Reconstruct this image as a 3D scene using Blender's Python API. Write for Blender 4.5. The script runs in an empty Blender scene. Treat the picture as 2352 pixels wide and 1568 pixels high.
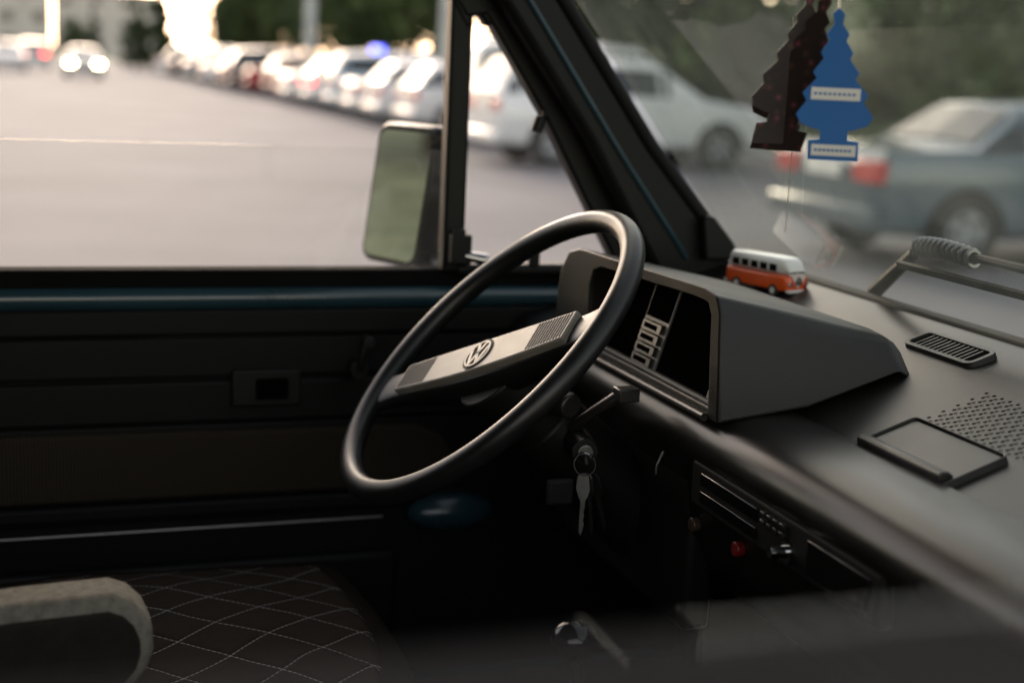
import bpy, math, random
from mathutils import Vector as V, Matrix, noise
random.seed(7)
sc=bpy.context.scene
COL=sc.collection
rad=math.radians

# ------------------------------------------------------------------ materials
def newmat(name):
    m=bpy.data.materials.new(name); m.use_nodes=True
    nt=m.node_tree; nt.nodes.clear()
    out=nt.nodes.new('ShaderNodeOutputMaterial')
    return m,nt,out
def pmat(name,col,rough=.5,metal=0,var=.15,nscale=8,bump=0,bscale=300,spec=.5,coat=0,emit=None,estr=0,col2=None,bdist=.001,rvar=0.08):
    m,nt,out=newmat(name)
    b=nt.nodes.new('ShaderNodeBsdfPrincipled')
    tc=nt.nodes.new('ShaderNodeTexCoord')
    n=nt.nodes.new('ShaderNodeTexNoise'); n.inputs['Scale'].default_value=nscale; n.inputs['Detail'].default_value=3
    nt.links.new(tc.outputs['Object'],n.inputs['Vector'])
    cr=nt.nodes.new('ShaderNodeValToRGB')
    c1=[max(0,c*(1-var)) for c in col]; c2=[min(1,c*(1+var)) for c in col] if col2 is None else col2
    cr.color_ramp.elements[0].position=.35; cr.color_ramp.elements[1].position=.65
    cr.color_ramp.elements[0].color=(*c1,1); cr.color_ramp.elements[1].color=(*c2,1)
    nt.links.new(n.outputs['Fac'],cr.inputs['Fac']); nt.links.new(cr.outputs['Color'],b.inputs['Base Color'])
    mr=nt.nodes.new('ShaderNodeMapRange'); mr.inputs['To Min'].default_value=max(0,rough-rvar); mr.inputs['To Max'].default_value=min(1,rough+rvar)
    nt.links.new(n.outputs['Fac'],mr.inputs['Value']); nt.links.new(mr.outputs['Result'],b.inputs['Roughness'])
    b.inputs['Metallic'].default_value=metal
    b.inputs['Specular IOR Level'].default_value=spec
    b.inputs['Coat Weight'].default_value=coat
    if emit: b.inputs['Emission Color'].default_value=(*emit,1); b.inputs['Emission Strength'].default_value=estr
    if bump:
        v=nt.nodes.new('ShaderNodeTexVoronoi'); v.inputs['Scale'].default_value=bscale
        nt.links.new(tc.outputs['Object'],v.inputs['Vector'])
        bp=nt.nodes.new('ShaderNodeBump'); bp.inputs['Strength'].default_value=bump; bp.inputs['Distance'].default_value=bdist
        nt.links.new(v.outputs['Distance'],bp.inputs['Height']); nt.links.new(bp.outputs['Normal'],b.inputs['Normal'])
    nt.links.new(b.outputs['BSDF'],out.inputs['Surface'])
    return m
def glass(name,tint=(.9,.93,.9),haze=.03,hcol=(.8,.8,.75),gloss=1.0,smudge=.5):
    m,nt,out=newmat(name)
    t=nt.nodes.new('ShaderNodeBsdfTransparent'); t.inputs['Color'].default_value=(*tint,1)
    g=nt.nodes.new('ShaderNodeBsdfGlossy'); g.inputs['Roughness'].default_value=.02
    f=nt.nodes.new('ShaderNodeLayerWeight'); f.inputs['Blend'].default_value=.5
    pw=nt.nodes.new('ShaderNodeMath'); pw.operation='POWER'; pw.inputs[1].default_value=5; nt.links.new(f.outputs['Facing'],pw.inputs[0])
    mu=nt.nodes.new('ShaderNodeMath'); mu.operation='MULTIPLY_ADD'; mu.inputs[1].default_value=.9*gloss; mu.inputs[2].default_value=.07*gloss
    nt.links.new(pw.outputs[0],mu.inputs[0])
    mx=nt.nodes.new('ShaderNodeMixShader'); nt.links.new(mu.outputs[0],mx.inputs[0]); nt.links.new(t.outputs[0],mx.inputs[1]); nt.links.new(g.outputs[0],mx.inputs[2])
    d=nt.nodes.new('ShaderNodeBsdfDiffuse'); d.inputs['Color'].default_value=(*hcol,1)
    tr=nt.nodes.new('ShaderNodeBsdfTranslucent'); tr.inputs['Color'].default_value=(*hcol,1)
    ad=nt.nodes.new('ShaderNodeMixShader'); ad.inputs[0].default_value=.6
    nt.links.new(d.outputs[0],ad.inputs[1]); nt.links.new(tr.outputs[0],ad.inputs[2])
    tc=nt.nodes.new('ShaderNodeTexCoord'); n=nt.nodes.new('ShaderNodeTexNoise'); n.inputs['Scale'].default_value=9; n.inputs['Detail'].default_value=5
    nt.links.new(tc.outputs['Object'],n.inputs['Vector'])
    mr=nt.nodes.new('ShaderNodeMapRange'); mr.inputs['From Min'].default_value=.3; mr.inputs['From Max'].default_value=.7
    mr.inputs['To Min'].default_value=haze*(1-smudge); mr.inputs['To Max'].default_value=haze*(1+smudge)
    nt.links.new(n.outputs['Fac'],mr.inputs['Value'])
    # fine dust specks
    v=nt.nodes.new('ShaderNodeTexVoronoi'); v.inputs['Scale'].default_value=70; nt.links.new(tc.outputs['Object'],v.inputs['Vector'])
    lt=nt.nodes.new('ShaderNodeMath'); lt.operation='LESS_THAN'; lt.inputs[1].default_value=.07; nt.links.new(v.outputs['Distance'],lt.inputs[0])
    sc_=nt.nodes.new('ShaderNodeMath'); sc_.operation='MULTIPLY_ADD'; sc_.inputs[1].default_value=haze*2.2; nt.links.new(lt.outputs[0],sc_.inputs[0]); nt.links.new(mr.outputs[0],sc_.inputs[2])
    m2=nt.nodes.new('ShaderNodeMixShader'); nt.links.new(sc_.outputs[0],m2.inputs[0]); nt.links.new(mx.outputs[0],m2.inputs[1]); nt.links.new(ad.outputs[0],m2.inputs[2])
    nt.links.new(m2.outputs[0],out.inputs['Surface'])
    return m

M={}
M['dash']=pmat('dash_plastic',(.011,.0100,.0088),.30,bump=.10,bscale=900,bdist=.0003,var=.25,nscale=12,spec=.38,rvar=.05)
M['lid']=pmat('lid_plastic',(.015,.0138,.0122),.36,bump=.2,bscale=800,bdist=.0004,var=.2,nscale=30,spec=.42)
M['hood']=pmat('hood_vinyl',(.012,.0108,.009),.46,bump=.40,bscale=620,bdist=.0007,var=.15,spec=.36)
M['black']=pmat('black_plastic',(.006,.006,.0052),.5,bump=.15,bscale=800,bdist=.0004,spec=.25)
M['rubber']=pmat('black_rubber',(.006,.006,.0055),.65,spec=.22)
M['felt']=pmat('felt_seal',(.006,.006,.006),.95,spec=.05)
M['gloss']=pmat('gauge_cover_black',(.0025,.0025,.0022),.5,var=.1,rvar=.02,spec=0)
M['shiny']=pmat('shiny_black',(.005,.005,.005),.12,rvar=.02,spec=.4)
M['wheel']=pmat('wheel_rim_plastic',(.008,.0082,.0082),.38,bump=.15,bscale=1000,bdist=.0003,nscale=30,rvar=.08,spec=.40)
M['pad']=pmat('pad_grey_vinyl',(.22,.20,.168),.46,bump=.3,bscale=1100,bdist=.0003,nscale=40,var=.1)
M['logo']=pmat('logo_grey',(.28,.255,.215),.42,nscale=40,var=.1)
M['ink']=pmat('dark_ink',(.004,.004,.004),.6,spec=.1)
M['greyp']=pmat('grey_plastic',(.10,.096,.086),.45,nscale=60)
M['door']=pmat('door_vinyl',(.0055,.0058,.0048),.60,bump=.3,bscale=500,bdist=.0006,spec=.18)
M['paint']=pmat('van_dark_teal_paint',(.016,.042,.056),.28,coat=.3,nscale=4)
M['steel']=pmat('chrome',(.6,.6,.6),.15,metal=1)
M['dsteel']=pmat('dull_steel',(.20,.195,.185),.38,metal=1,nscale=50)
M['mirror']=pmat('mirror_silver',(.82,.82,.80),.04,metal=1,var=.02,rvar=.01)
M['liner']=pmat('headliner',(.04,.04,.036),.8)
M['carpet']=pmat('floor_mat',(.006,.006,.0055),.9,spec=.1)
M['cloth']=pmat('armrest_fabric',(.17,.152,.12),.9,bump=.6,bscale=450,bdist=.0015,nscale=120,var=.2,spec=.2)
M['darkcloth']=pmat('armrest_side_fabric',(.022,.018,.014),.85,bump=.5,bscale=500,bdist=.001,nscale=60,spec=.1)
M['seatc']=pmat('seat_brown_cloth',(.016,.0105,.0075),.9,bump=.4,bscale=500,bdist=.001,nscale=40,spec=.1)
M['redp']=pmat('red_plastic',(.16,.008,.006),.4)
M['beige']=pmat('worn_knob',(.06,.035,.02),.4)
M['wsh']=glass('windshield_glass',(.80,.86,.81),.075,(.74,.80,.68),1.0,.5)
M['sgl']=glass('side_glass',(.975,.98,.975),.010,(.8,.8,.8),.5,.5)
M['orange']=pmat('toy_orange',(.66,.09,.014),.25,coat=.5)
M['white']=pmat('white_enamel',(.66,.65,.61),.25,coat=.4,var=.05)
M['tyre']=pmat('tyre_rubber',(.018,.018,.018),.8)
M['rimm']=pmat('alloy',(.34,.35,.37),.35,metal=.7)
M['cglass']=pmat('car_glass',(.02,.028,.03),.06,rvar=.02)
M['tail']=pmat('tail_lens',(.45,.03,.03),.2,coat=.5,emit=(1,.05,.03),estr=.06)
M['brake']=pmat('brake_lens_lit',(.55,.02,.02),.2,coat=.5,emit=(1,.06,.05),estr=9)
M['beacon']=pmat('beacon_blue_lit',(.02,.05,.5),.2,emit=(.08,.12,1),estr=7)
M['plate']=pmat('number_plate',(.7,.7,.68),.4)
M['lens']=pmat('headlamp_lens',(.6,.6,.6),.1)
M['concrete']=pmat('concrete_post',(.42,.44,.42),.8,nscale=3)
M['bark']=pmat('bark',(.05,.04,.03),.9)
M['blue']=pmat('freshener_blue',(.004,.11,.36),.6,var=.06)

def quiltmat():
    m,nt,out=newmat('quilted_fabric')
    b=nt.nodes.new('ShaderNodeBsdfPrincipled'); b.inputs['Roughness'].default_value=.85; b.inputs['Specular IOR Level'].default_value=.12
    tc=nt.nodes.new('ShaderNodeTexCoord'); sp=nt.nodes.new('ShaderNodeSeparateXYZ')
    nz=nt.nodes.new('ShaderNodeTexNoise'); nz.inputs['Scale'].default_value=5; nt.links.new(tc.outputs['Object'],nz.inputs['Vector'])
    va=nt.nodes.new('ShaderNodeVectorMath'); va.operation='MULTIPLY_ADD'; va.inputs[1].default_value=(.03,.03,0); nt.links.new(nz.outputs['Color'],va.inputs[0]); nt.links.new(tc.outputs['Object'],va.inputs[2])
    nt.links.new(va.outputs[0],sp.inputs[0])
    def math_(op,a,b_=None):
        n=nt.nodes.new('ShaderNodeMath'); n.operation=op
        for i,q in enumerate((a,b_)):
            if q is None: continue
            if isinstance(q,(int,float)): n.inputs[i].default_value=q
            else: nt.links.new(q,n.inputs[i])
        return n.outputs[0]
    P=.078
    u=math_('ADD',sp.outputs['X'],math_('MULTIPLY',sp.outputs['Y'],.75)); w=math_('SUBTRACT',sp.outputs['X'],math_('MULTIPLY',sp.outputs['Y'],.75))
    def line(c,other):
        f=math_('FRACT',math_('DIVIDE',math_('ADD',c,10),P)); d=math_('ABSOLUTE',math_('SUBTRACT',f,.5))
        on=math_('GREATER_THAN',d,.486)
        dash=math_('GREATER_THAN',math_('FRACT',math_('DIVIDE',math_('ADD',other,10),.008)),.25)
        return math_('MULTIPLY',on,dash),d
    l1,d1=line(u,w); l2,d2=line(w,u)
    L=math_('MAXIMUM',l1,l2); D=math_('MAXIMUM',d1,d2)
    mx=nt.nodes.new('ShaderNodeMix'); mx.data_type='RGBA'
    nt.links.new(L,mx.inputs['Factor']); mx.inputs['B'].default_value=(.34,.32,.29,1)
    n=nt.nodes.new('ShaderNodeTexNoise'); n.inputs['Scale'].default_value=120; nt.links.new(tc.outputs['Object'],n.inputs['Vector'])
    cr=nt.nodes.new('ShaderNodeValToRGB'); cr.color_ramp.elements[0].color=(.020,.0135,.0095,1); cr.color_ramp.elements[1].color=(.038,.0265,.019,1)
    nt.links.new(n.outputs['Fac'],cr.inputs['Fac']); nt.links.new(cr.outputs['Color'],mx.inputs['A'])
    nt.links.new(mx.outputs['Result'],b.inputs['Base Color'])
    h=math_('SUBTRACT',1,math_('POWER',math_('MULTIPLY',D,2),8))
    bp=nt.nodes.new('ShaderNodeBump'); bp.inputs['Distance'].default_value=.006; bp.inputs['Strength'].default_value=.8
    nt.links.new(h,bp.inputs['Height']); nt.links.new(bp.outputs[0],b.inputs['Normal'])
    nt.links.new(b.outputs[0],out.inputs[0]); return m
M['quilt']=quiltmat()
def cordmat():
    m,nt,out=newmat('corduroy_brown')
    b=nt.nodes.new('ShaderNodeBsdfPrincipled'); b.inputs['Roughness'].default_value=.9; b.inputs['Specular IOR Level'].default_value=.1
    tc=nt.nodes.new('ShaderNodeTexCoord'); w=nt.nodes.new('ShaderNodeTexWave'); w.bands_direction='Y'; w.inputs['Scale'].default_value=70; w.inputs['Distortion'].default_value=.8
    nt.links.new(tc.outputs['Object'],w.inputs['Vector'])
    cr=nt.nodes.new('ShaderNodeValToRGB'); cr.color_ramp.elements[0].color=(.014,.011,.008,1); cr.color_ramp.elements[1].color=(.052,.040,.028,1)
    nt.links.new(w.outputs['Fac'],cr.inputs['Fac']); nt.links.new(cr.outputs[0],b.inputs['Base Color'])
    bp=nt.nodes.new('ShaderNodeBump'); bp.inputs['Distance'].default_value=.001; nt.links.new(w.outputs['Fac'],bp.inputs['Height']); nt.links.new(bp.outputs[0],b.inputs['Normal'])
    nt.links.new(b.outputs[0],out.inputs[0]); return m
M['cord']=cordmat()
def leafmat(name,c1,c2,c3):
    m,nt,out=newmat(name)
    tc=nt.nodes.new('ShaderNodeTexCoord'); n=nt.nodes.new('ShaderNodeTexNoise'); n.inputs['Scale'].default_value=1.1; n.inputs['Detail'].default_value=3
    nt.links.new(tc.outputs['Object'],n.inputs['Vector'])
    cr=nt.nodes.new('ShaderNodeValToRGB'); e=cr.color_ramp.elements; e[0].position=.32; e[1].position=.7; e[0].color=(*c1,1); e[1].color=(*c3,1)
    k=e.new(.5); k.color=(*c2,1)
    nt.links.new(n.outputs['Fac'],cr.inputs['Fac'])
    d=nt.nodes.new('ShaderNodeBsdfDiffuse'); nt.links.new(cr.outputs[0],d.inputs[0])
    nt.links.new(d.outputs[0],out.inputs[0]); return m
M['leaf']=leafmat('foliage',(.045,.068,.030),(.085,.115,.048),(.14,.17,.08))
M['leafd']=leafmat('foliage_dark',(.025,.040,.020),(.048,.070,.033),(.085,.105,.052))
def floral():
    m,nt,out=newmat('freshener_floral')
    b=nt.nodes.new('ShaderNodeBsdfPrincipled'); b.inputs['Roughness'].default_value=.6
    tc=nt.nodes.new('ShaderNodeTexCoord'); v=nt.nodes.new('ShaderNodeTexVoronoi'); v.inputs['Scale'].default_value=90
    nt.links.new(tc.outputs['Object'],v.inputs['Vector'])
    cr=nt.nodes.new('ShaderNodeValToRGB'); e=cr.color_ramp.elements; e[0].color=(.18,.03,.08,1); e[0].position=.08; e[1].color=(.018,.008,.005,1); e[1].position=.45
    k=e.new(.22); k.color=(.06,.022,.012,1)
    nt.links.new(v.outputs['Distance'],cr.inputs['Fac']); nt.links.new(cr.outputs[0],b.inputs['Base Color']); nt.links.new(b.outputs[0],out.inputs[0]); return m
M['floral']=floral()
def paint(c,name): return pmat(name,c,.22,coat=.6,var=.06,nscale=3)

# ------------------------------------------------------------------ mesh builder
class MB:
    def __init__(s): s.v=[];s.f=[];s.m=[];s.mi=0
    def add(s,vs,fs):
        o=len(s.v); s.v+= [tuple(q) for q in vs]; s.f+=[tuple(i+o for i in f) for f in fs]; s.m+=[s.mi]*len(fs); return s
    def box(s,lo,hi,T=None):
        vs=[V((x,y,z)) for x in (lo[0],hi[0]) for y in (lo[1],hi[1]) for z in (lo[2],hi[2])]
        if T: vs=[T(q) for q in vs]
        return s.add(vs,[(0,1,3,2),(4,6,7,5),(0,4,5,1),(2,3,7,6),(0,2,6,4),(1,5,7,3)])
    def cyl(s,p0,p1,r0,r1=None,n=20,caps=True):
        p0=V(p0);p1=V(p1); r1=r0 if r1 is None else r1
        d=(p1-p0).normalized(); a=d.orthogonal().normalized(); b=d.cross(a)
        vs=[];fs=[]
        for p,r in((p0,r0),(p1,r1)):
            for i in range(n):
                t=2*math.pi*i/n; vs.append(p+(a*math.cos(t)+b*math.sin(t))*r)
        for i in range(n):
            j=(i+1)%n; fs.append((i,j,n+j,n+i))
        if caps: fs+= [tuple(range(n-1,-1,-1)),tuple(range(n,2*n))]
        return s.add(vs,fs)
    def tube(s,path,r,n=10,closed=False):
        path=[V(p) for p in path]; N=len(path); rs=r if isinstance(r,(list,tuple)) else [r]*N
        vs=[];fs=[]; prev=None
        for i,p in enumerate(path):
            if closed: d=path[(i+1)%N]-path[i-1]
            else: d=path[min(i+1,N-1)]-path[max(i-1,0)]
            d.normalize()
            if prev is None: a=d.orthogonal().normalized()
            else: a=(prev-d*prev.dot(d)).normalized()
            prev=a; b=d.cross(a)
            for k in range(n):
                t=2*math.pi*k/n; vs.append(p+(a*math.cos(t)+b*math.sin(t))*rs[i])
        for i in range(N if closed else N-1):
            i2=(i+1)%N
            for k in range(n):
                k2=(k+1)%n; fs.append((i*n+k,i*n+k2,i2*n+k2,i2*n+k))
        if not closed: fs+=[tuple(range(n-1,-1,-1)),tuple((N-1)*n+k for k in range(n))]
        return s.add(vs,fs)
    def torus(s,c,nrm,R,r,N=48,n=12):
        nrm=V(nrm).normalized(); a=nrm.orthogonal().normalized(); b=nrm.cross(a); c=V(c)
        vs=[];fs=[]
        for i in range(N):
            t=2*math.pi*i/N; d=a*math.cos(t)+b*math.sin(t)
            for k in range(n):
                u=2*math.pi*k/n; vs.append(c+d*(R+r*math.cos(u))+nrm*r*math.sin(u))
        for i in range(N):
            for k in range(n):
                fs.append((i*n+k,((i+1)%N)*n+k,((i+1)%N)*n+(k+1)%n,i*n+(k+1)%n))
        return s.add(vs,fs)
    def prism(s,poly,f0,f1):
        n=len(poly); vs=[f0(*p) for p in poly]+[f1(*p) for p in poly]
        fs=[tuple(range(n-1,-1,-1)),tuple(range(n,2*n))]+[(i,(i+1)%n,n+(i+1)%n,n+i) for i in range(n)]
        return s.add(vs,fs)
    def loft(s,rings,closed_ends=True):
        n=len(rings[0]); vs=[p for r in rings for p in r]; fs=[]
        for i in range(len(rings)-1):
            for k in range(n): fs.append((i*n+k,i*n+(k+1)%n,(i+1)*n+(k+1)%n,(i+1)*n+k))
        if closed_ends: fs+=[tuple(range(n-1,-1,-1)),tuple((len(rings)-1)*n+k for k in range(n))]
        return s.add(vs,fs)
    def sphere(s,c,r,sx=1,sy=1,sz=1,n=16,m=10):
        c=V(c);vs=[];fs=[]
        for j in range(m+1):
            ph=math.pi*j/m
            for i in range(n):
                t=2*math.pi*i/n; vs.append(c+V((sx*math.sin(ph)*math.cos(t),sy*math.sin(ph)*math.sin(t),sz*math.cos(ph)))*r)
        for j in range(m):
            for i in range(n): fs.append((j*n+i,j*n+(i+1)%n,(j+1)*n+(i+1)%n,(j+1)*n+i))
        return s.add(vs,fs)
    def obj(s,name,mats,parent=None,smooth=True,bevel=0,seg=3,angle=35,sub=0,label=None):
        me=bpy.data.meshes.new(name); me.from_pydata(s.v,[],s.f)
        if not isinstance(mats,(list,tuple)): mats=[mats]
        for q in mats: me.materials.append(q)
        for p,i in zip(me.polygons,s.m): p.material_index=i; p.use_smooth=smooth
        import bmesh
        bm=bmesh.new(); bm.from_mesh(me); bmesh.ops.remove_doubles(bm,verts=bm.verts,dist=1e-6); bmesh.ops.recalc_face_normals(bm,faces=bm.faces); bm.to_mesh(me); bm.free()
        if smooth:
            try: me.set_sharp_from_angle(angle=rad(angle))
            except Exception: pass
        o=bpy.data.objects.new(name,me); COL.objects.link(o)
        if bevel:
            b=o.modifiers.new('b','BEVEL'); b.width=bevel; b.segments=seg; b.limit_method='ANGLE'; b.angle_limit=rad(30); b.harden_normals=False
        if sub:
            q=o.modifiers.new('s','SUBSURF'); q.levels=sub; q.render_levels=sub
        if parent: o.parent=parent
        if label: o['label']=label
        return o
def thing(name,label,cat,loc=(0,0,0),rot=0,group=None):
    o=bpy.data.objects.new(name,None); o.empty_display_size=.2; COL.objects.link(o); o.location=loc; o.rotation_euler=(0,0,rot)
    o['label']=label; o['category']=cat
    if group: o['group']=group
    return o

# ------------------------------------------------------------------ VAN
van=thing('camper_van','old dark teal camper van with black interior and open window','van')
b=MB()
b.box((-.86,-2.6,1.84),(.86,.50,1.93))
b.box((-.86,-2.65,.35),(.86,-2.6,1.9))
b.box((-.88,-2.6,.35),(-.84,-.62,1.88)); b.box((.84,-2.6,.35),(.88,-.62,1.88))
b.box((-.88,-.62,1.79),(-.82,.50,1.88)); b.box((.84,-.62,1.79),(.88,.50,1.88))
b.box((-.90,-.62,.35),(-.845,1.0,1.18))
b.box((.86,-.62,.35),(.90,1.0,1.18))
b.prism([(1.015,1.205),(1.04,1.19),(1.13,.9),(1.17,.4),(1.015,.4)],lambda y,z:V((-.90,y,z)),lambda y,z:V((.90,y,z)))
body=b.obj('body',M['paint'],van,bevel=.012)
b=MB(); b.box((-.83,-2.58,.52),(.83,1.0,.58)); b.obj('floor',M['carpet'],van)
b=MB(); b.box((-.86,.975,.50),(-.79,1.013,1.19)); b.box((.79,.975,.50),(.86,1.013,1.19)); b.box((-.79,1.001,.50),(.79,1.013,1.19)); b.obj('bulkhead',M['carpet'],van)
b=MB(); b.box((-.82,-1.25,.58),(.82,-1.2,1.84)); b.box((-.82,-1.2,1.825),(.82,.50,1.838)); b.obj('headliner',M['liner'],van)
for x in(-.80,.80):
    for y in(.1,-2.0):
        w=MB(); w.cyl((x-.08,y,.32),(x+.08,y,.32),.32,n=32); w.mi=1; w.cyl((x-.085,y,.32),(x+.085,y,.32),.17,n=24)
        w.obj('wheel',[M['tyre'],M['rimm']],van,bevel=.01)
def pill(sx,name):
    X0=.845*sx; X1=.745*sx
    b=MB()
    poly=[(.862,1.20),(.985,1.20),(.972,1.245),(.835,1.402),(.692,1.595),(.545,1.79),(.50,1.84),(.41,1.84),(.47,1.76),(.62,1.56),(.735,1.405)]
    b.prism(poly,lambda y,z:V((X0,y,z)),lambda y,z:V((X1,y+(.004),z)))
    o=b.obj(name,M['black'],van,bevel=.012)
    b=MB()
    xx=X1+sx*.004
    b.tube([(xx,.968,1.25),(xx,.838,1.396),(xx,.694,1.59),(xx,.55,1.785)],.011,n=12)
    b.obj('windshield_seal',M['rubber'],o)
    xx=X1-sx*.001
    b=MB(); b.tube([(xx,.905,1.235),(xx,.79,1.385),(xx,.66,1.565),(xx,.50,1.785)],.004,n=8)
    b.obj('trim_strip',M['paint'],o)
    b=MB(); b.prism([(.925,1.235),(.985,1.235),(.968,1.262),(.935,1.298),(.925,1.300),(.918,1.292)],lambda y,z:V((X1-sx*.002,y,z)),lambda y,z:V((X1-sx*.022,y,z)))
    b.obj('foot_cover',M['black'],o,bevel=.004)
    return o
pill(-1,'pillar'); pill(1,'pillar')
wz=lambda y:1.23+(.995-y)*1.281
b=MB(); b.add([(-.75,1.002,wz(1.002)),(.75,1.002,wz(1.002)),(.75,.52,wz(.52)),(-.75,.52,wz(.52))],[(0,1,2,3)])
ws=b.obj('windshield',M['wsh'],van)
b=MB(); b.tube([(-.76,.998,1.226),(.76,.998,1.226)],.013,n=12); b.obj('base_seal',M['rubber'],ws)
b=MB(); b.tube([(-.76,.515,1.83),(.76,.515,1.83)],.022,n=12); b.obj('top_seal',M['rubber'],ws)
b=MB(); b.tube([(-.165,.722,1.558),(-.30,.81,1.452),(-.49,.918,1.306)],.0005,n=6); b.obj('aerial_wire',M['white'],ws)

# driver's door
b=MB()
X=-.80
b.box((-.845,-.62,.60),(X-.012,.97,1.185))
b.box((X-.02,-.62,1.122),(X+.004,.96,1.158))
b.box((X-.02,-.62,1.062),(X-.004,.93,1.119)); b.box((X-.02,-.62,1.0),(X-.001,.93,1.059))
b.box((X-.02,-.62,.872),(X+.014,.60,.893))
b.box((X-.02,-.62,.86),(X-.006,.93,.998))
dd=b.obj('door',M['door'],van,bevel=.005)
b=MB(); b.box((X-.04,-.62,1.186),(X+.002,.97,1.2115)); b.obj('window_seal',M['felt'],dd,bevel=.004)
b=MB(); b.tube([(X-.006,-.62,1.174),(X-.006,.97,1.172)],.0165,n=16); b.obj('belt_trim',M['paint'],dd)
b=MB(); b.prism([(-.60,.896),(-.60,.995),(.52,.988),(.56,.97),(.58,.93),(.565,.896)],lambda y,z:V((X-.01,y,z)),lambda y,z:V((X+.008,y,z)))
b.obj('map_pocket',M['cord'],dd,bevel=.006)
b=MB(); b.tube([(X-.004,-.6,.846),(X-.004,.476,.850)],.0020,n=8); b.obj('sill_trim',M['dsteel'],dd)
b=MB()
b.box((X-.004,.257,1.022),(X+.006,.353,1.074)); b.mi=1; b.box((X+.004,.29,1.032),(X+.010,.335,1.062))
b.obj('handle',[M['black'],M['gloss']],dd,bevel=.005)
b=MB(); b.cyl((X,.43,1.075),(X+.03,.43,1.075),.013); b.tube([(X+.028,.43,1.075),(X+.034,.433,1.10),(X+.034,.437,1.118)],.006); b.cyl((X+.03,.437,1.118),(X+.055,.437,1.118),.008)
b.obj('window_winder',M['lid'],dd,bevel=.001)
b=MB(); b.box((X-.02,-.60,.66),(X+.004,.50,.80)); b.obj('lower_panel',M['black'],dd,bevel=.01)
b=MB()
b.box((-.822,.550,1.208),(-.79,.581,1.80))
b.prism([(.592,1.575),(.620,1.575),(.735,1.425),(.862,1.215),(.815,1.215),(.689,1.432)],lambda y,z:V((-.82,y,z)),lambda y,z:V((-.785,y,z)))
b.prism([(.55,1.58),(.555,1.62),(.60,1.62),(.640,1.56),(.600,1.55),(.590,1.565),(.580,1.563),(.575,1.54)],lambda y,z:V((-.815,y,z)),lambda y,z:V((-.788,y,z)))
b.prism([(.57,1.56),(.63,1.57),(.47,1.80),(.40,1.80)],lambda y,z:V((-.82,y,z)),lambda y,z:V((-.786,y,z)))
b.box((-.82,.57,1.205),(-.785,.87,1.220))
b.obj('window_frame',M['black'],dd,bevel=.005)
b=MB(); b.box((-.83,-.62,1.76),(-.79,.56,1.80)); b.box((-.83,-.64,1.19),(-.79,-.60,1.8)); b.obj('window_frame',M['black'],dd,bevel=.004)
b=MB(); b.add([(-.806,.575,1.21),(-.806,.83,1.21),(-.806,.592,1.575),(-.806,.575,1.575)],[(0,1,2,3)]); b.obj('vent_window',M['sgl'],dd)
b=MB(); b.box((-.8070,-.60,1.20),(-.8050,.552,1.379)); b.obj('window_glass',M['sgl'],dd)
b=MB(); b.box((-.795,.556,1.222),(-.770,.586,1.264)); b.box((-.785,.560,1.258),(-.772,.577,1.272)); b.mi=1; b.cyl((-.78,.570,1.236),(-.765,.608,1.229),.006,.009)
b.obj('vent_latch',[M['black'],M['steel']],dd,bevel=.003)
b=MB(); b.cyl((-.785,.690,1.438),(-.785,.688,1.428),.004); b.cyl((-.785,.684,1.430),(-.785,.678,1.408),.008,.009)
b.obj('vent_stay',M['black'],dd,bevel=.002)
b=MB(); b.box((-.795,.678,1.218),(-.782,.692,1.238)); b.obj('vent_hinge',M['black'],dd,bevel=.002)
b=MB(); b.sphere((-.775,.57,.862),.055,.5,1.2,.5); b.obj('hinge_cover',M['paint'],dd)

# outside mirror
Mc=V((-1.03,.548,1.293)); mw=V((.91,.41,0)).normalized(); mn=V((.41,-.91,0)).normalized(); mu=V((0,0,1))
lean=.20
def mp(a,c,d): return Mc+mw*(a+lean*c)+mu*c+mn*d
def rr(w,h,r,n=6):
    pts=[]
    for cx,cz,a0 in((w-r,h-r,0),(-w+r,h-r,90),(-w+r,-h+r,180),(w-r,-h+r,270)):
        for i in range(n+1):
            t=rad(a0+90*i/n); pts.append((cx+r*math.cos(t),cz+r*math.sin(t)))
    return pts
rings=[]
for w,h,d in((.071,.107,.006),(.075,.111,0),(.075,.111,-.02),(.065,.102,-.06),(.040,.075,-.085)):
    rings.append([mp(a+(.004 if d<-.01 else 0),c,d) for a,c in rr(w,h,.022)])
b=MB(); b.loft(rings); mo=b.obj('wing_mirror',M['lid'],van,bevel=0)
b=MB(); b.prism(rr(.064,.100,.018),lambda a,c:mp(a,c,.0065),lambda a,c:mp(a,c,.009)); b.obj('mirror_glass',M['mirror'],mo)
b=MB(); b.tube([mp(.045,-.09,-.03),V((-.93,.60,1.19)),V((-.86,.62,1.17))],[.016,.014,.018],n=12); b.obj('mirror_arm',M['lid'],mo)

# passenger door
b=MB(); b.box((.80,-.62,.60),(.86,.97,1.19)); pd=b.obj('passenger_door',M['door'],van,bevel=.01)
b=MB(); b.box((.848,-.60,1.18),(.852,.55,1.377)); b.obj('window_glass',M['sgl'],pd)
b=MB(); b.box((.83,.55,1.19),(.86,.58,1.80)); b.box((.83,-.64,1.19),(.87,-.60,1.8)); b.box((.83,-.62,1.76),(.87,.56,1.8)); b.obj('window_frame',M['black'],pd,bevel=.004)

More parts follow.
